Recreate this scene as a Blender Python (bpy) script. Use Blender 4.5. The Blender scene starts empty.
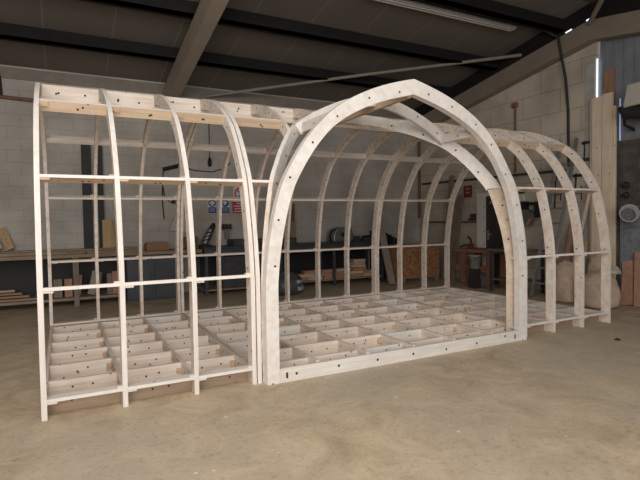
import bpy, bmesh, math, random
from mathutils import Vector, Matrix
random.seed(7)
COL = bpy.context.scene.collection
V = Vector

# ------------------------------------------------------------------ materials
def new_mat(name):
    m = bpy.data.materials.new(name); m.use_nodes = True
    nt = m.node_tree; b = nt.nodes['Principled BSDF']
    return m, nt, b

def plain(name, col, rough=0.7, metal=0.0, var=0.12, scale=6.0, bump=0.0):
    m, nt, b = new_mat(name)
    tc = nt.nodes.new('ShaderNodeTexCoord')
    n = nt.nodes.new('ShaderNodeTexNoise'); n.inputs['Scale'].default_value = scale; n.inputs['Detail'].default_value = 5
    nt.links.new(tc.outputs['Object'], n.inputs['Vector'])
    r = nt.nodes.new('ShaderNodeValToRGB')
    r.color_ramp.elements[0].position = 0.3; r.color_ramp.elements[1].position = 0.7
    r.color_ramp.elements[0].color = (*[c*(1-var) for c in col], 1)
    r.color_ramp.elements[1].color = (*[min(1, c*(1+var)) for c in col], 1)
    nt.links.new(n.outputs['Fac'], r.inputs['Fac']); nt.links.new(r.outputs['Color'], b.inputs['Base Color'])
    b.inputs['Roughness'].default_value = rough; b.inputs['Metallic'].default_value = metal
    if bump:
        bp = nt.nodes.new('ShaderNodeBump'); bp.inputs['Strength'].default_value = bump; bp.inputs['Distance'].default_value = 0.02
        nt.links.new(n.outputs['Fac'], bp.inputs['Height']); nt.links.new(bp.outputs['Normal'], b.inputs['Normal'])
    return m

def wood(name, dark, light, axis, rough=0.75, knots=True, blotch=0.3):
    """pine with grain along an axis, pale blotches and a few knots"""
    m, nt, b = new_mat(name); N = nt.nodes; Lk = nt.links
    tc = N.new('ShaderNodeTexCoord'); mp = N.new('ShaderNodeMapping')
    sc = [34, 34, 34]
    if axis is not None: sc['xyz'.index(axis)] = 1.6
    else: sc = [14, 14, 14]
    mp.inputs['Scale'].default_value = sc
    Lk.new(tc.outputs['Object'], mp.inputs['Vector'])
    n1 = N.new('ShaderNodeTexNoise'); n1.inputs['Scale'].default_value = 1.0; n1.inputs['Detail'].default_value = 4
    Lk.new(mp.outputs['Vector'], n1.inputs['Vector'])
    n2 = N.new('ShaderNodeTexNoise'); n2.inputs['Scale'].default_value = 3.2; n2.inputs['Detail'].default_value = 6
    Lk.new(tc.outputs['Object'], n2.inputs['Vector'])
    mx = N.new('ShaderNodeMath'); mx.operation = 'MULTIPLY_ADD'; mx.inputs[1].default_value = blotch*2
    Lk.new(n2.outputs['Fac'], mx.inputs[0]); Lk.new(n1.outputs['Fac'], mx.inputs[2])
    r = N.new('ShaderNodeValToRGB')
    r.color_ramp.elements[0].position = 0.45; r.color_ramp.elements[1].position = 0.45 + 0.3 + blotch*0.8
    r.color_ramp.elements[0].color = (*dark, 1); r.color_ramp.elements[1].color = (*light, 1)
    Lk.new(mx.outputs[0], r.inputs['Fac'])
    out = r.outputs['Color']
    if knots:
        v = N.new('ShaderNodeTexVoronoi'); v.inputs['Scale'].default_value = 7.0; v.inputs['Randomness'].default_value = 1.0
        Lk.new(tc.outputs['Object'], v.inputs['Vector'])
        lt = N.new('ShaderNodeMath'); lt.operation = 'LESS_THAN'; lt.inputs[1].default_value = 0.085
        Lk.new(v.outputs['Distance'], lt.inputs[0])
        mc = N.new('ShaderNodeMix'); mc.data_type = 'RGBA'
        Lk.new(lt.outputs[0], mc.inputs['Factor']); Lk.new(out, mc.inputs['A'])
        mc.inputs['B'].default_value = (dark[0]*0.45, dark[1]*0.4, dark[2]*0.35, 1)
        out = mc.outputs['Result']
    Lk.new(out, b.inputs['Base Color']); b.inputs['Roughness'].default_value = rough
    return m

def block_wall(name, axes, c1, c2, mortar, bw=0.45, bh=0.225, ms=0.012):
    m, nt, b = new_mat(name); N = nt.nodes; Lk = nt.links
    tc = N.new('ShaderNodeTexCoord'); sx = N.new('ShaderNodeSeparateXYZ'); cx = N.new('ShaderNodeCombineXYZ')
    Lk.new(tc.outputs['Object'], sx.inputs[0]); Lk.new(sx.outputs[axes[0]], cx.inputs[0]); Lk.new(sx.outputs[axes[1]], cx.inputs[1])
    br = N.new('ShaderNodeTexBrick'); br.inputs['Scale'].default_value = 1.0
    br.inputs['Brick Width'].default_value = bw; br.inputs['Row Height'].default_value = bh; br.inputs['Mortar Size'].default_value = ms
    br.inputs['Mortar Smooth'].default_value = 0.6
    br.inputs['Color1'].default_value = (*c1, 1); br.inputs['Color2'].default_value = (*c2, 1); br.inputs['Mortar'].default_value = (*mortar, 1)
    Lk.new(cx.outputs[0], br.inputs['Vector'])
    n = N.new('ShaderNodeTexNoise'); n.inputs['Scale'].default_value = 1.3; n.inputs['Detail'].default_value = 7
    Lk.new(tc.outputs['Object'], n.inputs['Vector'])
    rr = N.new('ShaderNodeValToRGB'); rr.color_ramp.elements[0].color = (0.72, 0.70, 0.68, 1); rr.color_ramp.elements[1].color = (1.05, 1.04, 1.02, 1)
    rr.color_ramp.elements[0].position = 0.3; rr.color_ramp.elements[1].position = 0.65
    Lk.new(n.outputs['Fac'], rr.inputs['Fac'])
    mu = N.new('ShaderNodeMix'); mu.data_type = 'RGBA'; mu.blend_type = 'MULTIPLY'; mu.inputs['Factor'].default_value = 1
    Lk.new(br.outputs['Color'], mu.inputs['A']); Lk.new(rr.outputs['Color'], mu.inputs['B'])
    Lk.new(mu.outputs['Result'], b.inputs['Base Color']); b.inputs['Roughness'].default_value = 0.8
    bp = N.new('ShaderNodeBump'); bp.inputs['Strength'].default_value = 0.35; bp.inputs['Distance'].default_value = 0.01; bp.invert = True
    Lk.new(br.outputs['Fac'], bp.inputs['Height']); Lk.new(bp.outputs['Normal'], b.inputs['Normal'])
    return m

def concrete():
    m, nt, b = new_mat('worn_concrete'); N = nt.nodes; Lk = nt.links
    tc = N.new('ShaderNodeTexCoord')
    def noise(s, d, dist=0.0):
        n = N.new('ShaderNodeTexNoise'); n.inputs['Scale'].default_value = s; n.inputs['Detail'].default_value = d; n.inputs['Distortion'].default_value = dist
        n.inputs['Roughness'].default_value = 0.65
        Lk.new(tc.outputs['Object'], n.inputs['Vector']); return n
    big = noise(0.55, 6, 0.4); mid = noise(2.6, 9, 0.8); fine = noise(24, 9, 0.9)
    r = N.new('ShaderNodeValToRGB'); e = r.color_ramp.elements
    e[0].position = 0.36; e[0].color = (0.41, 0.315, 0.205, 1); e[1].position = 0.62; e[1].color = (0.60, 0.485, 0.335, 1)
    Lk.new(mid.outputs['Fac'], r.inputs['Fac'])
    r2 = N.new('ShaderNodeValToRGB'); e = r2.color_ramp.elements
    e[0].position = 0.40; e[0].color = (0, 0, 0, 1); e[1].position = 0.68; e[1].color = (0.75, 0.75, 0.75, 1)
    Lk.new(big.outputs['Fac'], r2.inputs['Fac'])
    mx = N.new('ShaderNodeMix'); mx.data_type = 'RGBA'; Lk.new(r2.outputs['Color'], mx.inputs['Factor'])
    Lk.new(r.outputs['Color'], mx.inputs['A']); mx.inputs['B'].default_value = (0.50, 0.44, 0.355, 1)
    r3 = N.new('ShaderNodeValToRGB'); e = r3.color_ramp.elements
    e[0].position = 0.33; e[0].color = (0.55, 0.53, 0.50, 1); e[1].position = 0.47; e[1].color = (1.06, 1.05, 1.03, 1)
    Lk.new(fine.outputs['Fac'], r3.inputs['Fac'])
    mu = N.new('ShaderNodeMix'); mu.data_type = 'RGBA'; mu.blend_type = 'MULTIPLY'; mu.inputs['Factor'].default_value = 0.5
    Lk.new(mx.outputs['Result'], mu.inputs['A']); Lk.new(r3.outputs['Color'], mu.inputs['B'])
    v = N.new('ShaderNodeTexVoronoi'); v.inputs['Scale'].default_value = 3.4; Lk.new(tc.outputs['Object'], v.inputs['Vector'])
    lt = N.new('ShaderNodeMath'); lt.operation = 'LESS_THAN'; lt.inputs[1].default_value = 0.05; Lk.new(v.outputs['Distance'], lt.inputs[0])
    m2 = N.new('ShaderNodeMix'); m2.data_type = 'RGBA'; Lk.new(lt.outputs[0], m2.inputs['Factor'])
    Lk.new(mu.outputs['Result'], m2.inputs['A']); m2.inputs['B'].default_value = (0.7, 0.66, 0.58, 1)
    Lk.new(m2.outputs['Result'], b.inputs['Base Color']); b.inputs['Roughness'].default_value = 0.72
    bp = N.new('ShaderNodeBump'); bp.inputs['Strength'].default_value = 0.12; bp.inputs['Distance'].default_value = 0.01
    Lk.new(fine.outputs['Fac'], bp.inputs['Height']); Lk.new(bp.outputs['Normal'], b.inputs['Normal'])
    return m

def roof_mat():
    m, nt, b = new_mat('roof_sheet'); N = nt.nodes; Lk = nt.links
    tc = N.new('ShaderNodeTexCoord'); sx = N.new('ShaderNodeSeparateXYZ'); Lk.new(tc.outputs['Object'], sx.inputs[0])
    md = N.new('ShaderNodeMath'); md.operation = 'FLOORED_MODULO'; md.inputs[1].default_value = 1.05; Lk.new(sx.outputs['X'], md.inputs[0])
    lt = N.new('ShaderNodeMath'); lt.operation = 'LESS_THAN'; lt.inputs[1].default_value = 0.025; Lk.new(md.outputs[0], lt.inputs[0])
    n = N.new('ShaderNodeTexNoise'); n.inputs['Scale'].default_value = 0.8; n.inputs['Detail'].default_value = 5; Lk.new(tc.outputs['Object'], n.inputs['Vector'])
    r = N.new('ShaderNodeValToRGB'); e = r.color_ramp.elements
    e[0].color = (0.165, 0.145, 0.125, 1); e[1].color = (0.225, 0.203, 0.18, 1); Lk.new(n.outputs['Fac'], r.inputs['Fac'])
    mc = N.new('ShaderNodeMix'); mc.data_type = 'RGBA'; Lk.new(lt.outputs[0], mc.inputs['Factor']); Lk.new(r.outputs['Color'], mc.inputs['A'])
    mc.inputs['B'].default_value = (0.26, 0.24, 0.215, 1)
    Lk.new(mc.outputs['Result'], b.inputs['Base Color']); b.inputs['Roughness'].default_value = 0.6
    return m

def osb_mat():
    m, nt, b = new_mat('strand_board'); N = nt.nodes; Lk = nt.links
    tc = N.new('ShaderNodeTexCoord'); v = N.new('ShaderNodeTexVoronoi'); v.inputs['Scale'].default_value = 26
    Lk.new(tc.outputs['Object'], v.inputs['Vector'])
    r = N.new('ShaderNodeValToRGB'); e = r.color_ramp.elements
    e[0].color = (0.26, 0.11, 0.05, 1); e[1].color = (0.52, 0.27, 0.14, 1)
    sx = N.new('ShaderNodeSeparateXYZ'); Lk.new(v.outputs['Color'], sx.inputs[0]); Lk.new(sx.outputs['X'], r.inputs['Fac'])
    Lk.new(r.outputs['Color'], b.inputs['Base Color']); b.inputs['Roughness'].default_value = 0.8
    return m

def emit(name, col, s):
    m, nt, b = new_mat(name)
    b.inputs['Base Color'].default_value = (*col, 1); b.inputs['Emission Color'].default_value = (*col, 1); b.inputs['Emission Strength'].default_value = s
    return m

PD, PL = (0.60, 0.485, 0.39), (0.85, 0.755, 0.67)
M = {
 'px': wood('pale_pine_along_x', PD, PL, 'x'), 'py': wood('pale_pine_along_y', PD, PL, 'y'),
 'pz': wood('pale_pine_along_z', PD, PL, 'z'), 'pc': wood('pale_pine_curved', PD, PL, None),
 'wash': wood('whitewashed_pine', (0.64, 0.575, 0.515), (0.83, 0.785, 0.735), None, knots=False, blotch=0.4),
 'tanc': wood('raw_pine_curved', (0.48, 0.37, 0.275), (0.67, 0.55, 0.435), None),
 'washx': wood('whitewashed_pine_along_x', (0.64, 0.575, 0.515), (0.83, 0.785, 0.735), 'x'),
 'tanx': wood('raw_pine_along_x', (0.46, 0.33, 0.22), (0.66, 0.50, 0.36), 'x'),
 'tany': wood('raw_pine_along_y', (0.46, 0.33, 0.22), (0.66, 0.50, 0.36), 'y'),
 'plankz': wood('stacked_pine', (0.60, 0.47, 0.345), (0.82, 0.69, 0.545), 'z'),
 'oldx': wood('old_bench_timber', (0.22, 0.16, 0.105), (0.40, 0.30, 0.205), 'x'),
 'oldz': wood('old_upright_timber', (0.17, 0.13, 0.10), (0.30, 0.24, 0.19), 'z'),
 'redz': wood('red_brown_timber', (0.30, 0.165, 0.105), (0.50, 0.30, 0.21), 'z'),
 'redx': wood('red_brown_offcut', (0.30, 0.14, 0.08), (0.50, 0.28, 0.18), 'x'),
 'redy': wood('red_brown_bench', (0.20, 0.09, 0.055), (0.34, 0.17, 0.11), 'y'),
 'orange': wood('orange_brown_board', (0.27, 0.14, 0.075), (0.40, 0.225, 0.13), 'z'),
 'yellow': wood('yellow_pine', (0.45, 0.30, 0.15), (0.62, 0.44, 0.25), 'z'),
 'greyplank': wood('weathered_grey_timber', (0.24, 0.20, 0.16), (0.40, 0.35, 0.29), 'z'),
 'ribedge': wood('painted_lit_rib_edge', (0.68, 0.62, 0.56), (0.84, 0.785, 0.73), 'z', knots=False),  # paler tone paints front light onto the rib edges
 'edge': plain('painted_lit_edge', (0.80, 0.745, 0.69), 0.75, var=0.08, scale=9),  # light on the rail edges, painted in as a whiter colour
 'dot': plain('dark_peg_hole', (0.05, 0.035, 0.03), 0.9),
 'end': plain('end_grain', (0.60, 0.43, 0.29), 0.9, var=0.2, scale=30),
 'floor': concrete(), 'roof': roof_mat(),
 'wallb': block_wall('painted_block_back', ('X', 'Z'), (0.57, 0.54, 0.50), (0.555, 0.525, 0.485), (0.50, 0.47, 0.435)),
 'wallr': block_wall('painted_block_gable', ('Y', 'Z'), (0.62, 0.545, 0.455), (0.60, 0.53, 0.44), (0.47, 0.41, 0.34), 0.9, 0.45, 0.016),
 'wallp': plain('plain_painted_wall', (0.45, 0.43, 0.40), 0.85),
 'purlin': plain('dark_purlin_steel', (0.022, 0.021, 0.021), 0.7),
 'beam': plain('tan_painted_steel', (0.36, 0.295, 0.235), 0.6, var=0.08, scale=2),
 'beamd': plain('dark_tan_gable_rafter', (0.27, 0.22, 0.175), 0.7, var=0.08, scale=2),  # darker tan than the other rafter
 'eave': plain('dark_eaves_trim', (0.27, 0.235, 0.20), 0.8),  # darker than the painted wall below it
 'tube': plain('tan_brace_tube', (0.30, 0.25, 0.21), 0.5),
 'black': plain('black_rubber', (0.018, 0.017, 0.017), 0.6),
 'dmetal': plain('dark_metal', (0.05, 0.053, 0.058), 0.5, var=0.25),
 'bmetal': plain('blue_grey_metal', (0.062, 0.07, 0.082), 0.45, var=0.2, scale=3),
 'gmetal': plain('grey_metal', (0.26, 0.26, 0.26), 0.4, 0.6),
 'alu': plain('dull_aluminium', (0.42, 0.43, 0.44), 0.4, 0.7),
 'shutter': plain('blue_grey_shutter', (0.24, 0.255, 0.285), 0.6, var=0.2, scale=2),
 'dkpanel': plain('dark_brown_panel', (0.10, 0.085, 0.075), 0.8, var=0.4, scale=5),
 'poly': plain('speckled_blue_grey_sheet', (0.20, 0.225, 0.25), 0.5, var=0.28, scale=14),
 'white': plain('white_paint', (0.72, 0.70, 0.66), 0.6, var=0.05), 'door': plain('dark_door_leaf', (0.045, 0.036, 0.032), 0.5, var=0.2),
 'sack': plain('tan_sack_paper', (0.62, 0.475, 0.36), 0.75, var=0.12, scale=9, bump=0.5),
 'clear': plain('clear_polythene', (0.66, 0.62, 0.57), 0.25, var=0.15, scale=12, bump=0.4),
 'bagdark': plain('dark_plastic_bag', (0.08, 0.08, 0.09), 0.3, var=0.4, scale=6, bump=0.5),
 'bagblue': plain('white_blue_print', (0.42, 0.45, 0.52), 0.4, var=0.4, scale=14),
 'card': plain('brown_cardboard', (0.32, 0.215, 0.13), 0.85), 'cardd': plain('dark_brown_box', (0.17, 0.115, 0.075), 0.85),
 'sblue': plain('sign_blue', (0.02, 0.06, 0.26), 0.5, var=0.05), 'sred': plain('sign_red', (0.50, 0.03, 0.035), 0.5, var=0.05), 'sred2': plain('notice_red', (0.24, 0.035, 0.03), 0.5, var=0.1),
 'swhite': plain('sign_white', (0.75, 0.75, 0.74), 0.5, var=0.03), 'sblack': plain('sign_black', (0.02, 0.02, 0.02), 0.5),
 'redtool': plain('red_enamel', (0.17, 0.03, 0.027), 0.5), 'beige': plain('beige_enamel', (0.50, 0.47, 0.40), 0.5, var=0.06),
 'rust': plain('rusty_brown_pipe', (0.22, 0.115, 0.07), 0.7, var=0.25), 'galv': plain('grey_bucket', (0.36, 0.35, 0.34), 0.5, var=0.15),
 'bcont': plain('dark_grey_contents', (0.11, 0.105, 0.10), 0.8, var=0.5, scale=40),
 'row': wood('shade_darkened_pine_along_x', (0.30, 0.21, 0.145), (0.44, 0.33, 0.235), 'x'),  # pine darkened to paint in the shade under the front sole plate
 'cloth': plain('pale_cloth', (0.60, 0.56, 0.51), 0.9, var=0.1), 'lamp': plain('pale_fluorescent_body', (0.55, 0.52, 0.48), 0.5, var=0.05),
 'gap': emit('daylight_through_gap', (0.66, 0.78, 1.0), 1.5), 'gapdim': emit('dim_daylight_through_gap', (0.55, 0.68, 1.0), 0.35),
 'leaf': plain('dry_dark_leaf', (0.05, 0.04, 0.03), 0.9), 'osb': osb_mat(),
}

for k_ in ('purlin', 'roof'): M[k_].node_tree.nodes['Principled BSDF'].inputs['Specular IOR Level'].default_value = 0.08
# ------------------------------------------------------------------ mesh collecting
class MB:
    def __init__(self): self.v = []; self.f = []; self.mi = []; self.smooth = []
    def add(self, vs, fs, mi=0, smooth=False):
        o = len(self.v); self.v += [V(x) for x in vs]
        for f in fs: self.f.append([o+i for i in f]); self.mi.append(mi); self.smooth.append(smooth)
        return self
    def box(self, lo, hi, mi=0, mat=None):
        x0, y0, z0 = lo; x1, y1, z1 = hi
        vs = [V(p) for p in ((x0,y0,z0),(x1,y0,z0),(x1,y1,z0),(x0,y1,z0),(x0,y0,z1),(x1,y0,z1),(x1,y1,z1),(x0,y1,z1))]
        if mat is not None: vs = [mat @ p for p in vs]
        return self.add(vs, [(0,3,2,1),(4,5,6,7),(0,1,5,4),(1,2,6,5),(2,3,7,6),(3,0,4,7)], mi)
    def bar(self, a, b, w, d, up=(0,0,1), mi=0, bevel=0.0):
        """rectangular bar from a to b, w across, d along up"""
        a, b = V(a), V(b); t = (b-a).normalized(); s = t.cross(V(up))
        if s.length < 1e-4: s = t.cross(V((0,1,0)))
        s.normalize(); u = s.cross(t).normalized()
        vs = []
        for p in (a, b):
            for (i, j) in ((-1,-1),(1,-1),(1,1),(-1,1)): vs.append(p + s*(i*w/2) + u*(j*d/2))
        return self.add(vs, [(0,3,2,1),(4,5,6,7),(0,1,5,4),(1,2,6,5),(2,3,7,6),(3,0,4,7)], mi)
    def strip(self, outer, inner, thick, mi=0):
        """solid board whose two long edges follow outer/inner (3-D points), thick is a vector across"""
        th = V(thick); n = len(outer); vs = []
        for o, i in zip(outer, inner):
            o, i = V(o), V(i); vs += [o, i, i+th, o+th]
        fs = []
        for k in range(n-1):
            a = 4*k; b = a+4
            for j in range(4): fs.append((a+j, a+(j+1) % 4, b+(j+1) % 4, b+j))
        fs.append((3,2,1,0)); e = 4*(n-1); fs.append((e, e+1, e+2, e+3))
        return self.add(vs, fs, mi)
    def tube(self, pts, r, seg=8, mi=0, caps=True):
        pts = [V(p) for p in pts]; n = len(pts); vs = []; prev = None
        for k, p in enumerate(pts):
            t = (pts[min(k+1, n-1)] - pts[max(k-1, 0)]).normalized()
            if prev is None:
                a = t.orthogonal().normalized()
            else:
                a = (prev - t*prev.dot(t)).normalized()
            prev = a; b = t.cross(a)
            rr = r[k] if isinstance(r, (list, tuple)) else r
            for j in range(seg):
                g = 2*math.pi*j/seg; vs.append(p + a*(rr*math.cos(g)) + b*(rr*math.sin(g)))
        fs = []
        for k in range(n-1):
            for j in range(seg): fs.append((k*seg+j, k*seg+(j+1) % seg, (k+1)*seg+(j+1) % seg, (k+1)*seg+j))
        self.add(vs, fs, mi, True)
        if caps: self.add([vs[j] for j in range(seg)][::-1], [tuple(range(seg))], mi); self.add(vs[-seg:], [tuple(range(seg))], mi)
        return self
    def disc(self, c, nrm, r, mi=1, seg=8, off=0.0015):
        nrm = V(nrm).normalized(); a = nrm.orthogonal().normalized(); b = nrm.cross(a); c = V(c)+nrm*off
        return self.add([c + a*(r*math.cos(2*math.pi*j/seg)) + b*(r*math.sin(2*math.pi*j/seg)) for j in range(seg)], [tuple(range(seg))], mi)
    def prism(self, poly, vec, mi=0):
        n = len(poly); p = [V(q) for q in poly]; vec = V(vec)
        vs = p + [q+vec for q in p]
        fs = [tuple(range(n))[::-1], tuple(range(n, 2*n))] + [(i, (i+1) % n, n+(i+1) % n, n+i) for i in range(n)]
        return self.add(vs, fs, mi)
    def lathe(self, prof, c=(0,0,0), seg=20, mi=0, mat=None, smooth=True):
        vs = []; n = len(prof)
        for r, z in prof:
            for j in range(seg):
                g = 2*math.pi*j/seg; p = V((r*math.cos(g), r*math.sin(g), z))
                if mat is not None: p = mat @ p
                vs.append(p + V(c))
        fs = []
        for k in range(n-1):
            for j in range(seg): fs.append((k*seg+j, k*seg+(j+1) % seg, (k+1)*seg+(j+1) % seg, (k+1)*seg+j))
        return self.add(vs, fs, mi, smooth)
    def build(self, name, mats, parent=None, root=(0,0,0), bevel=0.0, subsurf=0):
        me = bpy.data.meshes.new(name); r = V(root)
        me.from_pydata([tuple(p - r) for p in self.v], [], self.f)
        if not isinstance(mats, (list, tuple)): mats = [mats]
        for m in mats: me.materials.append(M[m] if isinstance(m, str) else m)
        for p, i, s in zip(me.polygons, self.mi, self.smooth): p.material_index = min(i, len(mats)-1); p.use_smooth = s
        bm = bmesh.new(); bm.from_mesh(me)
        if bevel:   # weld then soften sharp edges
            bmesh.ops.remove_doubles(bm, verts=bm.verts, dist=1e-5)
        if all(i == 0 for i in self.mi): bmesh.ops.recalc_face_normals(bm, faces=bm.faces)
        bm.to_mesh(me); bm.free(); me.update()
        o = bpy.data.objects.new(name, me); COL.objects.link(o)
        if parent is not None: o.parent = parent
        else: o.location = r
        if bevel:
            b = o.modifiers.new('bevel', 'BEVEL'); b.width = bevel; b.segments = 2; b.limit_method = 'ANGLE'
        if subsurf:
            s = o.modifiers.new('subsurf', 'SUBSURF'); s.levels = subsurf; s.render_levels = subsurf
        return o

def tag(o, label, cat, group=None):
    o['label'] = label; o['category'] = cat
    if group: o['group'] = group
    return o
def empty(name, loc, label, cat, group=None):
    o = bpy.data.objects.new(name, None); COL.objects.link(o); o.location = loc; o.empty_display_size = 0.1
    return tag(o, label, cat, group)
def struct(o): o['kind'] = 'structure'; return o

# ------------------------------------------------------------------ room shell
XW, YB, XL, YF = 9.0, 6.65, -5.2, -7.6
RY = 1.5                                     # roof ridge line
def roof_z(y): return 4.50 + 0.172*(YB - y) if y >= RY else 4.50 + 0.172*(YB - RY) - 0.172*(RY - y)
struct(MB().box((XL-0.2, YF-0.2, -0.2), (XW+0.6, YB+0.2, 0)).build('floor', 'floor'))
struct(MB().box((XL-0.2, YB, 0), (XW+0.2, YB+0.2, 4.55)).build('wall_back', 'wallb'))
WE = 1.53                                    # end of the blockwork on the gable
m = MB(); m.prism([(XW, WE, 0), (XW, YB, 0), (XW, YB, roof_z(YB)), (XW, WE, roof_z(WE))], (0.2, 0, 0)); struct(m.build('wall_right', 'wallr'))
m = MB(); m.prism([(XL, YF, 0), (XL, YB, 0), (XL, YB, roof_z(YB)), (XL, RY, roof_z(RY)), (XL, YF, roof_z(YF))], (-0.2, 0, 0)); struct(m.build('wall_left', 'wallp'))
# front wall with a big open loading bay behind the camera
m = MB(); m.box((XL, YF-0.2, 0), (-4.6, YF, 4.0)).box((3.2, YF-0.2, 0), (XW+0.3, YF, 4.0)).box((-4.6, YF-0.2, 3.7), (3.2, YF, 4.0)); struct(m.build('wall_front', 'wallp'))
# ribbed metal cladding filling the rest of the gable
m = MB(); m.box((XW+0.08, YF, 0), (XW+0.12, WE-0.045, 5.3))
y = WE-0.12
while y > -2.2:
    m.box((XW+0.05, y-0.035, 0), (XW+0.08, y, 5.2)); y -= 0.19
struct(m.build('wall_cladding', 'shutter'))
m = MB()
for y0, y1 in ((YB+0.2, RY), (RY, YF-0.2)):
    a = [(XL-0.2, y0, roof_z(y0)), (XW+0.3, y0, roof_z(y0)), (XW+0.3, y1, roof_z(y1)), (XL-0.2, y1, roof_z(y1))]
    m.prism(a, (0, 0, 0.06))
struct(m.build('ceiling', 'roof'))
m = MB().box((XL, YB-0.03, 4.25), (XW, YB-0.002, 4.46)); struct(m.build('trim_1', 'eave'))   # eaves beam
# purlins and portal steelwork
for k, y in enumerate((5.18, 3.70, 2.08)):
    z = roof_z(y); m = MB(); m.box((XL, y-0.06, z-0.22), (XW, y+0.06, z-0.004)); m.box((XL, y-0.06, z-0.22), (XW, y+0.14, z-0.195))
    struct(m.build('trim_%d' % (k+2), 'purlin'))
def rafter(name, x, w, d, drop, y0, y1):
    m = MB(); t = V((w, 0, 0))
    ys = [y0, RY, y1] if y0 > RY > y1 else [y0, y1]
    m.strip([(x, y, roof_z(y)-drop) for y in ys], [(x, y, roof_z(y)-drop-d) for y in ys], t)
    return struct(m.build(name, 'beam' if name == 'trim_5' else 'beamd'))
rafter('trim_5', 2.15, 0.22, 0.36, 0.225, 6.6, -7.4)
rafter('trim_6', 8.78, 0.21, 0.36, 0.31, 6.6, -7.4)
m = MB().tube([(3.05, 6.58, 4.28), (6.0, 4.75, 4.62), (8.95, 2.95, 4.93)], 0.035); struct(m.build('trim_7', 'tube'))
m = MB().tube([(8.72, 1.45, 5.0), (8.1, 0.75, 5.15)], 0.045); struct(m.build('trim_8', 'tube'))
m = MB(); ys = [6.6, RY, -7.4]; m.strip([(8.80, y, roof_z(y)-0.002) for y in ys], [(8.80, y, roof_z(y)-0.305) for y in ys], (0.16, 0, 0)); struct(m.build('trim_13', 'purlin'))
# daylight showing round the edge of the cladding
m = MB().box((XW+0.03, WE-0.034, 0.02), (XW+0.04, WE-0.008, 4.42)); struct(m.build('trim_9', 'gap'))
m = MB().box((XW+0.03, 1.08, 2.86), (XW+0.052, 1.092, 3.6)); struct(m.build('trim_10', 'gapdim'))
m = MB().bar((8.79, 1.98, roof_z(1.98)-0.295), (8.79, 1.86, roof_z(1.86)-0.29), 0.02, 0.018).bar((8.79, 1.56, roof_z(1.56)-0.29), (8.79, 1.49, roof_z(1.5)-0.285), 0.02, 0.02); struct(m.build('trim_11', 'gap'))
m = MB().box((XW-0.02, WE+0.0, 0), (XW+0.005, WE+0.17, 4.35)); struct(m.build('trim_12', 'wallp'))

# fluorescent batten on the roof
r = empty('fluorescent_batten', (6.7, 2.45, 5.0), 'long unlit fluorescent batten light under the dark roof', 'light')
MB().box((4.6, 2.40, 5.10), (7.95, 2.52, 5.15)).build('housing', 'lamp', r, r.location)
MB().tube([(4.65, 2.425, 5.08), (7.9, 2.425, 5.08)], 0.015).build('tube', 'lamp', r, r.location)
MB().tube([(4.65, 2.495, 5.08), (7.9, 2.495, 5.08)], 0.015).build('tube', 'lamp', r, r.location)
m = MB()
for x in (5.2, 7.5): m.bar((x, 2.45, 5.15), (x, 2.45, roof_z(2.45)), 0.03, 0.03)
m.build('hanger', 'dmetal', r, r.location)

# ------------------------------------------------------------------ the timber frame
S, T, H0, NB = 0.5860, 0.040, 1.706, 12
L = NB*S + 0.045; XC = L/2
PR = [(0, 2.987), (0.25, 2.943), (0.52, 2.858), (0.79, 2.737), (0.97, 2.632), (1.155, 2.49), (1.32, 2.29), (1.44, 2.10), (1.54, 1.90), (1.61, 1.62), (1.665, 1.33), (1.694, 1.08), (1.706, 0.85), (1.706, 0.0)]
def catmull(pts, n=6):
    out = []
    for i in range(len(pts)-1):
        p0 = pts[max(i-1, 0)]; p1 = pts[i]; p2 = pts[i+1]; p3 = pts[min(i+2, len(pts)-1)]
        for k in range(n):
            t = k/n
            out.append(tuple(0.5*((2*p1[j]) + (-p0[j]+p2[j])*t + (2*p0[j]-5*p1[j]+4*p2[j]-p3[j])*t*t + (-p0[j]+3*p1[j]-3*p2[j]+p3[j])*t**3) for j in (0, 1)))
    out.append(pts[-1]); return out
CURVE = catmull(PR)
ARCH = catmull([(0, 2.992), (0.22, 2.936), (0.47, 2.855), (0.72, 2.745), (0.95, 2.607), (1.14, 2.44), (1.29, 2.265), (1.42, 2.07), (1.53, 1.86), (1.615, 1.58), (1.675, 1.28), (1.707, 1.02), (1.716, 0.8), (1.716, 0.0)])
def zof(off):
    for a, b in zip(CURVE, CURVE[1:]):
        if a[0] <= off <= b[0] and b[0] > a[0]: return a[1] + (b[1]-a[1])*(off-a[0])/(b[0]-a[0])
    return 0.0
def offz(z):
    for a, b in zip(CURVE, CURVE[1:]):
        if a[1] >= z >= b[1] and a[1] > b[1]: return a[0] + (b[0]-a[0])*(a[1]-z)/(a[1]-b[1])
    return H0
def inward(off, z):
    """unit normal of the curve pointing inwards"""
    best = min(range(len(CURVE)), key=lambda k: (CURVE[k][0]-off)**2 + (CURVE[k][1]-z)**2)
    a = CURVE[max(best-1, 0)]; b = CURVE[min(best+1, len(CURVE)-1)]
    tx, tz = b[0]-a[0], b[1]-a[1]; l = math.hypot(tx, tz); tx /= l; tz /= l
    return (tz, -tx)                          # (d off, d z)
def profile(o0, o1, z1, w, kx=1.0):
    """outer and inner (off,z) lists from off=o0 down to off=o1 / height z1"""
    pts = [(o0, zof(o0))] + [c for c in CURVE if c[0] > o0+1e-4 and c[0] <= o1+1e-6 and c[1] >= z1-1e-6]
    if o1 < H0-1e-3: pts.append((o1, zof(o1)))
    elif pts[-1][1] > z1+1e-4: pts.append((offz(z1), z1))
    outer, inner = [], []
    for (o, z) in pts:
        nx, nz = inward(o, z)
        if z < 0.5: nx, nz = -1, 0
        ww = w(z) if callable(w) else w
        io, iz = max(o+nx*ww, o0), z+nz*ww
        if z <= z1+1e-4: iz = z1
        outer.append((o*kx, z)); inner.append((io*kx, iz))
    return outer, inner
W = 0.118
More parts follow.
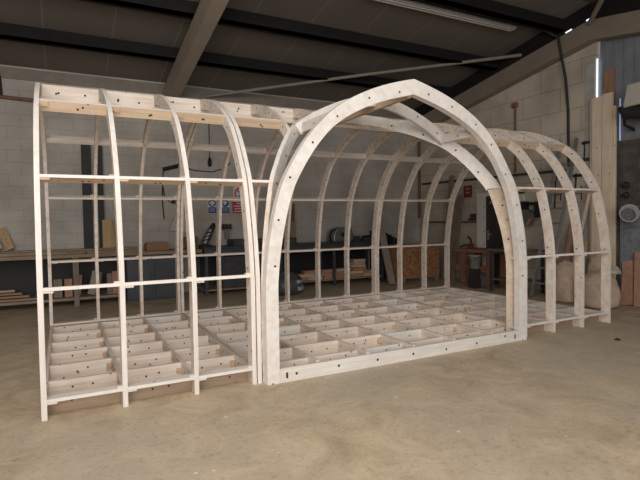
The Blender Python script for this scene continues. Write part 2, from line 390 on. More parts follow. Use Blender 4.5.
R0 = V((XC, H0, 0))
frame = empty('garden_building', tuple(R0), 'large pale pine arched garden building frame with pointed doorway standing on the workshop floor', 'timber frame')
def part(mb, name, mats, parent=None): return mb.build(name, mats, parent or frame, R0)

def dots_on(m, outer, inner, place, nrm, step, mi=1, r=0.011):
    acc = step*0.6; last = None
    for (o, i) in zip(outer, inner):
        c = ((o[0]+i[0])/2, (o[1]+i[1])/2)
        if last: acc += math.hypot(c[0]-last[0], c[1]-last[1])
        last = c
        if acc > step:
            acc = random.uniform(0, 0.1); u = random.uniform(-0.18, 0.18)
            p = (c[0]+(o[0]-i[0])*u, c[1]+(o[1]-i[1])*u); m.disc(place(p), nrm, r, mi)

DBL = (3, 9)
def rib_x(i):                                # list of x ranges at rib line i
    x = i*S + 0.004
    if i in DBL: return [(x-T-0.012, x-0.012), (x, x+T)] if i == 3 else [(x, x+T), (x+T+0.012, x+2*T+0.012)]
    return [(x, x+T)]
def add_rib(x0, x1, side, o1=H0, mat='pc'):
    f = (lambda p: (x0, H0 - side*p[0], p[1]))
    outer, inner = profile(0.024, o1, 0.0, W)
    m = MB(); m.strip([f(p) for p in outer], [f(p) for p in inner], (x1-x0, 0, 0))
    dots_on(m, outer, inner, f, (-1, 0, 0), 0.52)
    if side > 0:                              # outer edge coloured paler, painting in the light it catches
        oo = [(p[0]+0.0016*(-inward(*p)[0]), p[1]+0.0016*(-inward(*p)[1])) for p in outer]
        m.strip([f(p) for p in oo], [f(p) for p in outer], (x1-x0, 0, 0), 2)
    return part(m, 'rib', [mat, 'dot', 'ribedge'])
for i in range(NB+1):
    for (x0, x1) in rib_x(i):
        add_rib(x0, x1, -1)
        if i <= 3 or i >= 9: add_rib(x0, x1, 1)
for i in (4, 5, 7, 8):                       # short ribs dying into the valleys
    a = abs(i*S + T/2 - XC); o = part(MB(), 'x', 'pc') if False else None
    x0 = i*S + 0.004; f = (lambda p, x0=x0: (x0, H0-p[0], p[1]))
    outer, inner = profile(0.024, a-0.01, 0.0, W); m = MB()
    m.strip([f(p) for p in outer], [f(p) for p in inner], (T, 0, 0)); dots_on(m, outer, inner, f, (-1, 0, 0), 0.45)
    part(m, 'jack_rib', ['wash' if i > 6 else 'pc', 'dot'])

# ridge board
m = MB(); m.box((0.0, H0-0.0225, 2.80), (L, H0+0.0225, 2.987))
for k in range(NB):
    for u in (0.35, 0.36, 0.75):
        m.disc((k*S+u*S+random.uniform(-.03, .03), H0-0.0225, random.uniform(2.88, 2.97)), (0, -1, 0), 0.012)
part(m, 'ridge_board', ['px', 'dot'])

# rails: thin boards set square to the curve between the ribs
def rail(name, xa, xb, side, off, z, wd=0.1, th=0.027, mat='px', blocks=True, dots=1):
    nx, nz = inward(off, z)
    if z < 0.5: nx, nz = -1.0, 0.0
    tx, tz = -nz, nx                          # tangent, pointing up the curve
    if tz < 0: tx, tz = -tx, -tz
    P = lambda u, t: (H0 - side*(off + nx*u + tx*t), z + nz*u + tz*t)
    def slab(m, x0, x1, u0, u1, t0, t1, mi=0):
        q = [P(u0, t0), P(u1, t0), P(u1, t1), P(u0, t1)]
        m.prism([(x0, y, zz) for y, zz in q], (x1-x0, 0, 0), mi)
    m = MB(); slab(m, xa, xb, 0.0015, wd, -th/2, th/2); slab(m, xa, xb, 0.0, 0.0015, -th/2, th/2, 2)
    if blocks:
        slab(m, xa, xa+0.07, 0.006, 0.05, -th/2-0.017, -th/2-0.0004)
        slab(m, xb-0.04, xb, 0.006, 0.05, th/2+0.0004, th/2+0.015)
    nb = V((0, *(V((P(0, -1)[0]-P(0, 0)[0], P(0, -1)[1]-P(0, 0)[1], 0)).normalized())[:2]))
    for k in range(dots):
        y, zz = P(wd*random.uniform(0.4, 0.7), -th/2)
        m.disc((xa+(xb-xa)*random.uniform(0.3, 0.7), y, zz), nb, 0.011)
    return part(m, name, [mat, 'dot', 'edge'])
def edges(i):                                 # x just right of rib line i, x just left of rib line i
    r = rib_x(i); return r[-1][1], r[0][0]
Z1, Z2, Z4, ZP = 1.01, 1.895, 2.61, 0.146
for i in range(NB):
    xa, xb = edges(i)[0], edges(i+1)[1]
    for z in (ZP, Z1, Z2, Z4):
        o = offz(z) if z > 0.8 else H0
        nm = {ZP: 'sole_plate', Z1: 'rail', Z2: 'rail', Z4: 'purlin'}[z]
        rail(nm, xa, xb, -1, o, z, dots=2 if z == Z4 else 0, mat='px')
        if i < 3 or i >= 9: rail(nm, xa, xb, 1, o, z, dots=2 if z in (Z4, Z2) else 0, mat={ZP: 'washx', Z4: 'tanx', Z2: 'tanx'}.get(z, 'px'))
o2, o4 = offz(Z2), offz(Z4)
rail('purlin', edges(3)[0], 4*S, 1, o4, Z4, mat='tanx', blocks=False); rail('purlin', 8*S+T, edges(9)[1], 1, o4, Z4, mat='tanx', blocks=False)
AX0, AX1 = XC-1.745, XC+1.745                 # outer faces of the arch legs
rail('rail', edges(3)[0], XC-o2+0.02, 1, o2, Z2, mat='tanx', blocks=False, dots=0); rail('rail', XC+o2-0.04, edges(9)[1], 1, o2, Z2, mat='tanx', blocks=False, dots=0)
for z, mm in ((Z1, 'px'), (ZP, 'washx')):
    rail('rail' if z == Z1 else 'sole_plate', XC+1.59, edges(9)[1], 1, offz(z) if z > .8 else H0, z, mat=mm, blocks=False, dots=0)

# pointed front arch: two halves, doubled front to back
AY = -0.088
for sgn in (-1, 1):
    keep = CURVE, H0
    CURVE, H0 = ARCH, 1.716
    outer, inner = profile(0.0, H0, 0.0, lambda z: 0.124 + 0.034*max(0.0, min(1.0, (z-2.5)/0.45)))
    CURVE, H0 = keep
    inner = [(max(p[0], 0.0), p[1]) for p in inner]
    f = (lambda p, s=sgn: (XC + s*p[0], AY, p[1]))
    m = MB(); m.strip([f(p) for p in outer], [f(p) for p in inner], (0, 0.084, 0))
    dots_on(m, outer, inner, f, (0, -1, 0), 0.42, r=0.012)
    part(m, 'arch_half', ['wash', 'dot'])
# valley ribs on the diagonal
for sgn in (-1, 1):
    outer, inner = profile(0.03, offz(1.885), 1.885, 0.125)
    f = lambda p: (XC + sgn*p[0], H0 - p[0], p[1])
    nn = V((-sgn, -1, 0)).normalized()
    th = -nn*0.045
    m = MB(); m.strip([V(f(p)) - th*0.5 for p in outer], [V(f(p)) - th*0.5 for p in inner], th)
    dots_on(m, outer, inner, lambda p: V(f(p)) - th*0.5, nn, 0.40, r=0.013)
    part(m, 'valley_rib', ['wash', 'dot'])
    outer, inner = profile(offz(1.884), H0, 0.0, 0.125)
    inner = [(o-nx_, z) for (o, z), nx_ in zip(outer, [0.118]*len(outer))]
    m = MB(); m.strip([V(f(p)) - th*0.5 for p in outer], [V(f(p)) - th*0.5 for p in inner], th)
    dots_on(m, outer, inner, lambda p: V(f(p)) - th*0.5, nn, 0.45, r=0.012)
    part(m, 'valley_post', ['tanc' if sgn > 0 else 'pc', 'dot'])
# doorway roof: ridge, middle arch rib, side purlins
part(MB().box((XC-0.0225, AY+0.085, 2.812), (XC+0.0225, H0-0.024, 2.975)), 'ridge_board', 'tany')
DY = 0.60; am = H0-DY
for sgn in (-1, 1):
    outer, inner = profile(0.024, am-0.03, 0.0, 0.13)
    f = lambda p: (XC + sgn*p[0], DY, p[1])
    m = MB(); m.strip([f(p) for p in outer], [f(p) for p in inner], (0, T, 0)); dots_on(m, outer, inner, f, (0, -1, 0), 0.40, r=0.012)
    part(m, 'middle_arch_rib', ['wash', 'dot'])
    xx = XC + sgn*(o4-0.02)
    m = MB(); m.box((xx-0.015, AY+0.085, 2.475), (xx+0.015, DY+0.0, 2.575)); m.disc((xx-0.015, 0.3, 2.52), (-1, 0, 0), 0.011)
    part(m, 'purlin', ['wash', 'dot'])
# threshold board under the arch
m = MB().box((XC-1.59, AY, 0), (XC+1.59, AY+0.045, 0.132))
for k in range(7):
    x = XC-1.42+k*0.46; m.disc((x, AY, 0.07+random.uniform(-.02, .02)), (0, -1, 0), 0.014)
for x in (XC-1.53, XC+1.5): m.box((x, AY-0.001, 0.035), (x+0.022, AY+0.001, 0.09), 1)
part(m, 'threshold_board', ['washx', 'dot'])

# floor grid: joists front to back, noggings between with through tenons
for i in range(NB+1):
    for (x0, x1) in rib_x(i):
        y0 = W+0.002 if (i <= 3 or i >= 9) else AY+0.046
        m = MB().box((x0+0.004, y0, 0), (x1-0.004, 2*H0-W-0.002, 0.146))
        if 0 < i: 
            for k in range(5): m.disc((x0+0.004, y0+0.3+0.55*k, 0.09), (-1, 0, 0), 0.012)
        part(m, 'floor_joist', ['py', 'dot'])
ROWS = (0.145, 0.55, 1.07, 1.59, 2.12, 2.65, 3.16)
for i in range(NB):
    xa, xb = edges(i)[0]-0.003, edges(i+1)[1]+0.003
    for k, y in enumerate(ROWS):
        yy = y + (0 if k == 0 else random.uniform(-0.02, 0.02)); h = 0.125 if k == 0 else 0.146
        m = MB().box((xa, yy, 0), (xb, yy+0.04, h))
        for u in (random.uniform(0.3, 0.45), random.uniform(0.6, 0.75)): m.disc((xa+(xb-xa)*u, yy, random.uniform(0.06, 0.1)), (0, -1, 0), 0.010)
        n = part(m, 'nogging', ['row' if k == 0 and (i < 3 or i > 8) else random.choice(('px', 'px', 'px', 'px', 'px', 'washx')), 'dot'])  # front row takes the pine with the plate's shade in its colour
        if k > 0 and i > 0:
            t = MB().box((edges(i)[1]-0.045, yy+0.002, 0.045), (edges(i)[1]-0.001, yy+0.038, 0.10))
            tn = part(t, 'tenon', 'end', n)

# ------------------------------------------------------------------ long timber bench on the left of the back wall
r = empty('workbench', (-0.4, 6.2, 0), 'long rough timber workbench along the back wall behind the left bays', 'workbench')
MB().box((-3.2, 5.78, 0.905), (2.72, 6.6, 0.965)).build('bench_top', 'oldx', r, r.location)
for x in (-3.0, -1.6, 0.35, 1.15): 
    MB().box((x, 5.84, 0), (x+0.09, 5.93, 0.905)).build('leg', 'oldz', r, r.location)
    MB().box((x, 6.48, 0), (x+0.09, 6.57, 0.905)).build('leg', 'oldz', r, r.location)
MB().box((-3.15, 5.86, 0.12), (1.2, 6.55, 0.16)).build('shelf', 'oldx', r, r.location)
MB().box((-3.15, 6.57, 0.165), (1.2, 6.6, 0.9)).build('back_panel', 'black', r, r.location)
def boards(y0, y1, z, x0, x1, h, label, mat='oldx'):
    tag(MB().box((x0, y0, z), (x1, y1, z+h)).build('timber_board', mat, None, ((x0+x1)/2, (y0+y1)/2, z)), label, 'board', 'long boards lying on the left workbench')
boards(5.98, 6.2, 0.966, -2.9, 0.55, 0.05, 'long grey-brown board lying on the left end of the timber workbench')
boards(6.22, 6.5, 0.966, -2.6, 1.55, 0.075, 'thick dark board along the wall side of the timber workbench')
boards(5.95, 6.2, 0.966, 0.6, 1.62, 0.04, 'shorter board on the bench in front of the yellow upright block')
# leaning yellow boards at the left edge
for k, (x, lab) in enumerate(((-0.98, 'orange-yellow board propped on the workbench at the left edge of the photo'), (-0.80, 'orange-yellow board propped on the bench, the one nearer the white frame'))):
    m = MB(); m.bar((x+0.14, 6.42, 1.075), (x, 6.60, 1.46), 0.13, 0.03, up=(0, 1, 0.3))
    tag(m.build('leaning_board', 'yellow', None, (x+0.1, 6.5, 1.04)), lab, 'board', 'boards propped on the left workbench')
tag(MB().box((0.90, 6.36, 1.042), (1.07, 6.51, 1.60)).box((1.07, 6.41, 1.042), (1.12, 6.515, 1.5)).build('timber_block', 'yellow', None, (1, 6.48, 1.04)), 'yellow pine block standing upright on the bench beside the black posts', 'timber block')
tag(MB().box((1.68, 6.1, 0.966), (2.12, 6.4, 1.1)).box((1.7, 6.12, 1.1), (2.1, 6.38, 1.12)).build('wooden_box', 'orange', None, (1.9, 6.25, .966)), 'low orange-brown wooden box on the right end of the timber bench', 'box')
# black posts
for x, w, lab in ((0.57, 0.17, 'wider of the two black posts standing against the back wall'), (0.85, 0.10, 'narrower of the two black posts standing against the back wall')):
    m = MB().box((x, 6.52, 0.966), (x+w, 6.645, 3.1)).box((x+0.01, 6.515, 1.05), (x+0.02, 6.52, 3.09))
    tag(m.build('black_post', 'black', None, (x+w/2, 6.6, 1.042)), lab, 'post', 'black posts at the back wall')
# offcuts on the low shelf
OFF = [(0.02, .14, .50, 0, 'oldz', 'dark offcut block standing nearest the left corner post on the low bench shelf'), (0.20, .13, .50, 0, 'redz', 'brown offcut block standing upright second along the low bench shelf'), (0.35, .12, .56, .03, 'redz', 'taller brown offcut standing third along the low bench shelf'),
       (0.58, .13, .62, .10, 'greyplank', 'pale grey offcut leaning crookedly in the middle of the low shelf'), (0.70, .10, .58, .06, 'oldz', 'dark slim offcut leaning behind the crooked grey one'), (0.93, .08, .56, 0, 'oldz', 'thin dark offcut on the low shelf just left of the broad brown one'), (1.02, .13, .60, 0, 'redz', 'broad brown offcut standing at the right end of the low bench shelf')]
for x, w, h, ln, mt, lab in OFF:
    yo = 6.22 if ln == .06 else 6.05
    m = MB().bar((x+w/2, yo, 0.163 if not ln else 0.182), (x+w/2+ln, yo+0.02, h), w, 0.09, up=(0, 1, 0))
    tag(m.build('timber_offcut', mt, None, (x+w/2, 6.05, .162)), lab, 'offcut', 'offcuts on the low bench shelf')
for k in range(4):
    m = MB().bar((-2.9, 6.08+0.10*k, 0.18+0.045*k), (-0.25-0.12*k, 6.02+0.1*k, 0.18+0.045*k), 0.09, 0.035)
    tag(m.build('shelf_board', ['oldx', 'redx', 'oldx', 'tanx'][k], None, (-1.4, 6.0, .16)), ['lowest dull board lying on the low shelf at the far left', 'red-brown board second up on the low shelf at the far left', 'brown board third up on the low shelf at the far left', 'topmost tan board on the low shelf at the far left'][k], 'board', 'boards on the low shelf at the far left')
# cabinet under the right end of the timber bench
r = empty('tool_cabinet', (1.8, 6.1, 0), 'blue-grey metal cabinet under the right end of the timber bench', 'cabinet')
MB().box((1.27, 5.86, 0.0), (2.33, 6.55, 0.9)).build('carcass', 'dmetal', r, r.location)
for x in (1.29, 1.81):
    d = MB().box((x, 5.84, 0.05), (x+0.5, 5.86, 0.87)).build('door', 'bmetal', r, r.location)
    MB().box((x+0.42, 5.825, 0.45), (x+0.44, 5.84, 0.58)).build('handle', 'dmetal', d, r.location)
# white cloth/jacket on the wall, dark box below
m = MB()
m.prism([(2.22, 6.55, 1.34), (2.70, 6.55, 1.30), (2.62, 6.5, 1.52), (2.52, 6.5, 1.76), (2.38, 6.5, 1.78), (2.28, 6.5, 1.55)], (0, 0.09, 0))
tag(m.build('hanging_cloth', 'cloth', None, (2.45, 6.6, 1.3), bevel=0.02), 'pale cloth hanging in a triangle on the back wall above the bench', 'cloth')
tag(MB().box((2.36, 6.1, 0.966), (2.72, 6.4, 1.22)).box((2.4, 6.08, 1.0), (2.68, 6.1, 1.18)).build('brown_box', ['cardd'], None, (2.5, 6.2, .966)), 'small dark brown box below the hanging pale cloth', 'box')

# ------------------------------------------------------------------ dark metal benches in the middle of the back wall
def metal_bench(x0, x1, top, label, shelf):
    r = empty('metal_bench', ((x0+x1)/2, 6.15, 0), label, 'workbench')
    MB().box((x0, 5.72, top-0.04), (x1, 6.58, top)).build('bench_top', 'dmetal', r, r.location)
    MB().box((x0+0.02, 5.76, top-0.18), (x1-0.02, 5.79, top-0.041)).build('apron', 'bmetal', r, r.location)
    n = max(2, int((x1-x0)/1.2)+1)
    for k in range(n):
        x = x0+0.04+(x1-x0-0.14)*k/(n-1)
        for y in (5.8, 6.48): MB().box((x, y, 0), (x+0.06, y+0.06, top-0.041)).build('leg', 'bmetal', r, r.location)
    MB().box((x0+0.03, 5.82, shelf-0.03), (x1-0.03, 6.5, shelf)).build('shelf', 'oldx', r, r.location)
    MB().box((x0+0.03, 6.55, shelf), (x1-0.03, 6.57, top-0.05)).build('back_panel', 'black', r, r.location)
    return r
b1 = metal_bench(2.74, 4.28, 1.0, 'dark metal bench on the back wall behind the left post of the pointed arch', 0.12)
MB().box((3.14, 5.80, 0.13), (4.0, 5.815, 0.79)).build('side_panel', 'dmetal', b1, b1.location)
b2 = metal_bench(4.40, 7.25, 1.0, 'long dark metal bench seen through the pointed doorway', 0.15)
# black machine head behind bench 1
r = empty('bench_top_cabinet', (3.9, 6.3, 1.002), 'low black cabinet standing on the dark metal bench behind the left arch post', 'cabinet')
MB().box((3.45, 6.0, 1.002), (4.95, 6.45, 1.14)).build('carcass', 'dmetal', r, r.location)
MB().box((3.5, 5.985, 1.0), (4.9, 6.0, 1.12)).build('front_panel', 'bmetal', r, r.location)
# speckled power tool standing on end
r = empty('power_tool', (3.0, 6.3, .99), 'black and silver power tool standing on end below the left blue sign', 'tool')
MB().tube([(2.90, 6.3, 1.06), (2.97, 6.3, 1.2), (3.05, 6.3, 1.36)], [0.075, 0.085, 0.07], 10).build('body', 'gmetal', r, r.location)
MB().tube([(3.05, 6.3, 1.36), (3.10, 6.3, 1.44), (3.12, 6.3, 1.50)], [0.06, 0.055, 0.03], 10).build('grip', 'black', r, r.location)
MB().lathe([(0.0, 1.002), (0.16, 1.002), (0.16, 1.02), (0.08, 1.05), (0.0, 1.06)], (2.92, 6.3, 0), 16).build('base', 'dmetal', r, r.location)
m = MB()
for z in (1.12, 1.2, 1.28): m.tube([(2.84+(z-1.12)*0.55, 6.22, z), (3.0+(z-1.12)*0.55, 6.22, z+0.05)], 0.014, 6)
m.build('vent_band', 'black', r, r.location)
# small bench lamp / gauge on stand
r = empty('bench_grinder', (3.45, 6.4, .99), 'small dark double-ended grinder on a thin stand under the right blue sign', 'tool')
MB().tube([(3.33, 6.4, 1.42), (3.37, 6.4, 1.42), (3.47, 6.4, 1.42), (3.5, 6.4, 1.42)], [0.06, 0.06, 0.05, 0.05], 12).build('motor', 'dmetal', r, r.location)
MB().tube([(3.51, 6.4, 1.42), (3.54, 6.4, 1.42)], 0.065, 12).build('wheel', 'gmetal', r, r.location)
MB().box((3.38, 6.38, 1.142), (3.41, 6.42, 1.38)).box((3.46, 6.38, 1.142), (3.49, 6.42, 1.38)).build('stand', 'gmetal', r, r.location)
# boxes, planer, clutter on the long metal bench
tag(MB().box((4.86, 6.35, 1.141), (5.09, 6.55, 1.50)).box((4.87, 6.348, 1.3), (5.08, 6.35, 1.31)).build('cardboard_box', 'card', None, (4.98, 6.45, 1.14)), 'tall brown cardboard box, lower of two stacked on the metal bench', 'box')
tag(MB().box((4.87, 6.36, 1.502), (5.08, 6.55, 1.93)).build('cardboard_box', 'cardd', None, (4.98, 6.45, 1.502), bevel=0.006), 'darker brown box stacked on top of the tan cardboard box', 'box')
r = empty('planing_machine', (6.2, 6.2, 1.0), 'grey bench machine with a rounded hood on the long metal bench', 'machine')
m = MB(); pr = [(5.95, 1.0), (6.48, 1.0), (6.52, 1.15), (6.46, 1.33), (6.22, 1.36), (6.02, 1.30), (5.96, 1.18)]
m.prism([(x, 6.05, z) for x, z in pr], (0, 0.35, 0)); m.build('hood', 'gmetal', r, r.location, bevel=0.025)
MB().tube([(5.93, 6.15, 1.03), (5.88, 6.12, 1.15), (5.93, 6.1, 1.27), (6.02, 6.1, 1.31)], 0.022).build('hose', 'black', r, r.location)
MB().box((6.50, 6.05, 1.001), (6.70, 6.4, 1.13)).build('motor', 'dmetal', r, r.location)
MB().lathe([(0, 0), (0.05, 0), (0.05, 0.04), (0, 0.05)], (6.2, 6.05, 1.18), 12, mat=Matrix.Rotation(math.radians(90), 4, 'X')).build('knob', 'black', r, r.location)
r = empty('tool_tray', (6.95, 6.1, 1.0), 'flat dark tray of tools beside the grey bench machine', 'tray')
MB().box((6.72, 5.95, 1.001), (7.2, 6.35, 1.06)).build('tray', 'dmetal', r, r.location)
MB().tube([(6.78, 6.1, 1.10), (7.05, 6.15, 1.12)], 0.03).build('tool_handle', 'black', r, r.location)
# dark sheets stacked beyond the bench
for k in range(6):
    m = MB().box((7.30+0.11*k, 5.95, 0.0), (7.345+0.11*k, 6.55, 1.24-0.05*k))
    tag(m.build('dark_sheet', 'dmetal' if k % 2 else 'black', None, (7.33+.075*k, 6.05, 0)), 'dark sheet in the row of sheets standing on edge beyond the long metal bench', 'sheet', 'dark sheets on edge beside the long metal bench')
# timber pile on the low shelf
k = 0; PILE = []
for lay in range(3):
    x = 4.72+0.18*lay
    while x < 6.9-0.15*lay:
        w = random.uniform(0.26, 0.5)
        PILE.append((x, min(x+w, 7.1), 0.152+0.075*lay, lay)); x += w+0.03
names = ['bottom', 'middle', 'top']
for k, (x0, x1, z, lay) in enumerate(PILE):
    ang = math.radians(random.uniform(-10, 10)); y0 = 5.84+random.uniform(0, 0.05)
    m = MB().bar((x0, y0+0.13, z+0.037), (x1, y0+0.13+math.sin(ang)*(x1-x0)*0.3, z+0.037), 0.2, 0.068)
    tag(m.build('timber_offcut', random.choice(('redx', 'tanx', 'redx')), None, ((x0+x1)/2, y0+0.13, z)), 'short reddish offcut in the %s layer of the pile on the long metal bench shelf' % names[lay], 'offcut', '%s layer of offcuts on the metal bench shelf' % names[lay])
for k in range(3):
    a = (-8, 10, -4)[k]; z = 0.382+0.065*k
    m = MB(); mat = Matrix.Translation((6.55, 6.0, z)) @ Matrix.Rotation(math.radians(a), 4, 'Z'); m.box((-0.19+.03*k, -0.09, 0), (0.2, 0.09, 0.06), mat=mat)
    tag(m.build('timber_offcut', 'tanx', None, (6.55, 6.0, z)), ['lowest', 'middle', 'topmost'][k]+' tan block of the crooked little stack on the offcut pile', 'offcut', 'crooked stack of tan blocks')
# plank leaning on the bench
tag(MB().bar((6.90, 5.02, 0.03), (6.95, 5.66, 1.72), 0.17, 0.045, up=(0, 1, 0)).build('leaning_plank', 'greyplank', None, (6.9, 5.05, 0)), 'weathered grey plank leaning on the front of the long metal bench', 'plank')
# strand board crate
r = empty('strand_board_crate', (7.95, 5.45, 0), 'reddish strand-board crate standing behind the right rear bays', 'crate')
MB().box((7.32, 5.2, 0.1), (8.46, 5.225, 0.90)).build('front_panel', 'osb', r, r.location)
MB().box((7.32, 5.226, 0.1), (7.345, 5.75, 0.90)).build('side_panel', 'osb', r, r.location)
MB().box((8.435, 5.226, 0.1), (8.46, 5.75, 0.90)).build('side_panel', 'osb', r, r.location)
MB().box((7.32, 5.751, 0.1), (8.46, 5.775, 0.90)).build('back_panel', 'osb', r, r.location)
for x in (7.35, 7.86, 8.34): MB().box((x, 5.2, 0), (x+0.09, 5.775, 0.099)).build('skid', 'oldz', r, r.location)
# bag in front of bench
r = empty('plastic_bag', (4.35, 5.15, 0), 'dark plastic bag with white and blue print on the floor behind the arch', 'bag')
m = MB(); m.lathe([(0.0, 0.0), (0.26, 0.005), (0.36, 0.10), (0.37, 0.22), (0.30, 0.36), (0.16, 0.45), (0.0, 0.47)], (4.30, 5.15, 0), 18); m.build('bag_body', 'bagdark', r, r.location)
m = MB(); 
for k in range(6):
    g = math.radians(-75+14*k); h = math.radians(-75+14*(k+1)); 
    m.add([(4.30+0.375*math.cos(g), 5.15+0.375*math.sin(g), 0.10), (4.30+0.375*math.cos(h), 5.15+0.375*math.sin(h), 0.10), (4.30+0.345*math.cos(h), 5.15+0.345*math.sin(h), 0.31), (4.30+0.345*math.cos(g), 5.15+0.345*math.sin(g), 0.31)], [(0, 1, 2, 3)])
m.build('printed_patch', 'bagblue', r, r.location)

# ------------------------------------------------------------------ signs, pipes and cables on the back wall
def wall_sign(name, x0, z0, w, h, label, builder, group=None):
    r = empty(name, (x0+w/2, YB-0.005, z0), label, 'sign', group)
    return r
def blue_sign(x0, lab, kind):
    r = empty('safety_sign', (x0+0.09, 6.64, 1.73), lab, 'sign', 'blue safety signs on the back wall')
    MB().box((x0, 6.636, 1.72), (x0+0.185, 6.648, 2.04)).build('panel', 'swhite', r, r.location)
    MB().box((x0+0.004, 6.633, 1.724), (x0+0.181, 6.6355, 1.855)).build('text_panel', 'sblue', r, r.location)
    m = MB()
    for z in (1.765, 1.79, 1.815): m.box((x0+0.03, 6.6315, z), (x0+0.155, 6.6325, z+0.008))
    m.build('text_line', 'swhite', r, r.location)
    c = (x0+0.0925, 6.6355, 1.95); m = MB(); m.disc(c, (0, -1, 0), 0.087, 0, 24, 0.001); m.build('pictogram_disc', 'sblue', r, r.location)
    m = MB()
    if kind == 0:      # head with ear defenders
        m.disc((c[0], 6.634, 1.955), (0, -1, 0), 0.04, 0, 16, 0.001); m.box((c[0]-0.06, 6.632, 1.925), (c[0]-0.04, 6.6335, 1.985)); m.box((c[0]+0.04, 6.632, 1.925), (c[0]+0.06, 6.6335, 1.985))
        m.box((c[0]-0.03, 6.6315, 1.89), (c[0]+0.03, 6.6325, 1.92))
    else:              # face with goggles
        m.box((c[0]-0.05, 6.632, 1.945), (c[0]+0.045, 6.6335, 1.985)); m.disc((c[0]-0.01, 6.634, 1.93), (0, -1, 0), 0.03, 0, 14, 0.001)
    m.build('pictogram', 'swhite', r, r.location)
blue_sign(3.09, 'left of the two blue and white safety signs on the back wall', 0)
blue_sign(3.39, 'right of the two blue and white safety signs, beside the red sign', 1)
r = empty('warning_sign', (3.83, 6.64, 1.72), 'red notice with white lines of writing on the back wall', 'sign')
MB().box((3.65, 6.636, 1.72), (4.0, 6.648, 1.975)).build('panel', 'sred', r, r.location)
m = MB()
for z, a, b in ((1.93, .1, .25), (1.87, .03, .32), (1.81, .05, .30), (1.75, .03, .31)): m.box((3.65+a, 6.6335, z), (3.65+b, 6.635, z+0.022))
m.build('text_line', 'swhite', r, r.location)
r = empty('prohibition_sign', (3.85, 6.64, 2.0), 'white round prohibition sign with red ring above the red notice', 'sign')
MB().box((3.68, 6.636, 1.985), (4.02, 6.648, 2.33)).build('panel', 'swhite', r, r.location)
m = MB(); seg = 28; c = V((3.85, 6.6345, 2.165)); vs = []
for rr in (0.115, 0.148):
    for j in range(seg): g = 2*math.pi*j/seg; vs.append(c+V((rr*math.cos(g), 0, rr*math.sin(g))))
m.add(vs, [(j, (j+1) % seg, seg+(j+1) % seg, seg+j) for j in range(seg)]); m.bar((3.77, 6.6335, 2.25), (3.93, 6.6335, 2.08), 0.03, 0.001, up=(0, 1, 0)); m.build('red_ring', 'sred', r, r.location)
m = MB(); m.bar((3.86, 6.632, 2.24), (3.88, 6.632, 2.1), 0.05, 0.001, up=(0, 1, 0)).box((3.79, 6.6315, 2.10), (3.92, 6.6325, 2.125)); m.build('pictogram', 'sblack', r, r.location)
r = empty('fire_notice', (8.995, 4.77, 2.03), 'small dark red notice with white writing on the gable wall left of the door', 'sign')
MB().box((8.985, 4.63, 2.03), (8.998, 4.90, 2.32)).build('panel', 'sred2', r, r.location)
m = MB()
for z in (2.23, 2.14): m.box((8.982, 4.71, z), (8.9845, 4.82, z+0.022))
m.build('text_line', 'cloth', r, r.location)
tag(MB().tube([(-5.1, 6.60, 4.02), (-0.6, 6.60, 3.89), (0.0, 6.60, 3.87)], 0.035).build('wall_pipe', 'rust', None, (-2, 6.6, 3.9)), 'rust-red horizontal pipe high on the back wall at the left edge', 'pipe')
tag(MB().tube([(-0.78, 6.6, 4.46), (-0.74, 6.6, 4.2), (-0.73, 6.6, 3.93)], 0.022).build('wall_cable', 'black', None, (-.75, 6.6, 4.2)), 'short black cable dropping to the rusty pipe at the left edge', 'cable')
m = MB().tube([(2.13, 6.6, 1.6), (2.10, 6.6, 2.0), (2.12, 6.6, 2.45), (2.14, 6.6, 2.64)], 0.011)
m.tube([(2.50, 6.6, 2.74), (2.8, 6.63, 2.66), (3.2, 6.635, 2.64), (3.5, 6.63, 2.74), (3.62, 6.63, 2.86)], 0.011)
r = empty('hanging_lead', (2.3, 6.6, 2.7), 'black lead with a thick ribbed sleeve slung across the back wall', 'cable')
m.build('lead', 'black', r, r.location)
m = MB()
for k in range(5): m.tube([(2.13+0.072*k, 6.6, 2.655+0.02*k), (2.19+0.072*k, 6.6, 2.672+0.02*k)], 0.042, 8)
m.build('sleeve', 'black', r, r.location)
r = empty('wall_socket', (2.48, 6.63, 1.95), 'black socket box on the back wall below the sleeved lead', 'socket')
MB().box((2.30, 6.60, 1.93), (2.40, 6.648, 2.03)).build('box', 'black', r, r.location)
MB().tube([(2.12, 6.6, 2.3), (2.15, 6.61, 2.1), (2.25, 6.62, 1.97), (2.30, 6.62, 1.96)], 0.01).build('lead', 'black', r, r.location)
r = empty('pull_cord', (3.14, 6.62, 3.4), 'thin dark pull cord with a black toggle hanging on the back wall', 'cord')
MB().tube([(3.14, 6.60, 4.1), (3.14, 6.60, 2.96)], 0.008).build('cord', 'black', r, r.location)
MB().lathe([(0, 0), (0.035, 0.01), (0.05, 0.10), (0.025, 0.2), (0, 0.21)], (3.14, 6.60, 2.75), 10).build('toggle', 'black', r, r.location)

# ------------------------------------------------------------------ gable wall: pipes, door, notices
tag(MB().tube([(8.964, 6.58, 3.75), (8.964, 6.58, 1.55)], 0.035).build('corner_pipe', 'rust', None, (8.95, 6.58, 1.55)), 'brown vertical pipe in the far corner of the workshop', 'pipe')
tag(MB().tube([(8.96, 6.45, 2.48), (8.96, 2.1, 2.43)], 0.026).build('horizontal_pipe', 'dmetal', None, (8.96, 4, 2.45)), 'dark pipe running level along the gable wall above the door', 'pipe')
tag(MB().tube([(8.96, 6.35, 1.44), (8.96, 4.40, 1.43)], 0.024).build('horizontal_pipe', 'rust', None, (8.96, 5.4, 1.43)), 'dark pipe running level from the far corner at door-handle height', 'pipe')
r = empty('electric_box', (8.97, 4.5, 1.5), 'dark switch box with conduit on the wall left of the door', 'switch box')
MB().box((8.92, 4.43, 1.47), (8.999, 4.62, 1.63)).build('box', 'dmetal', r, r.location)
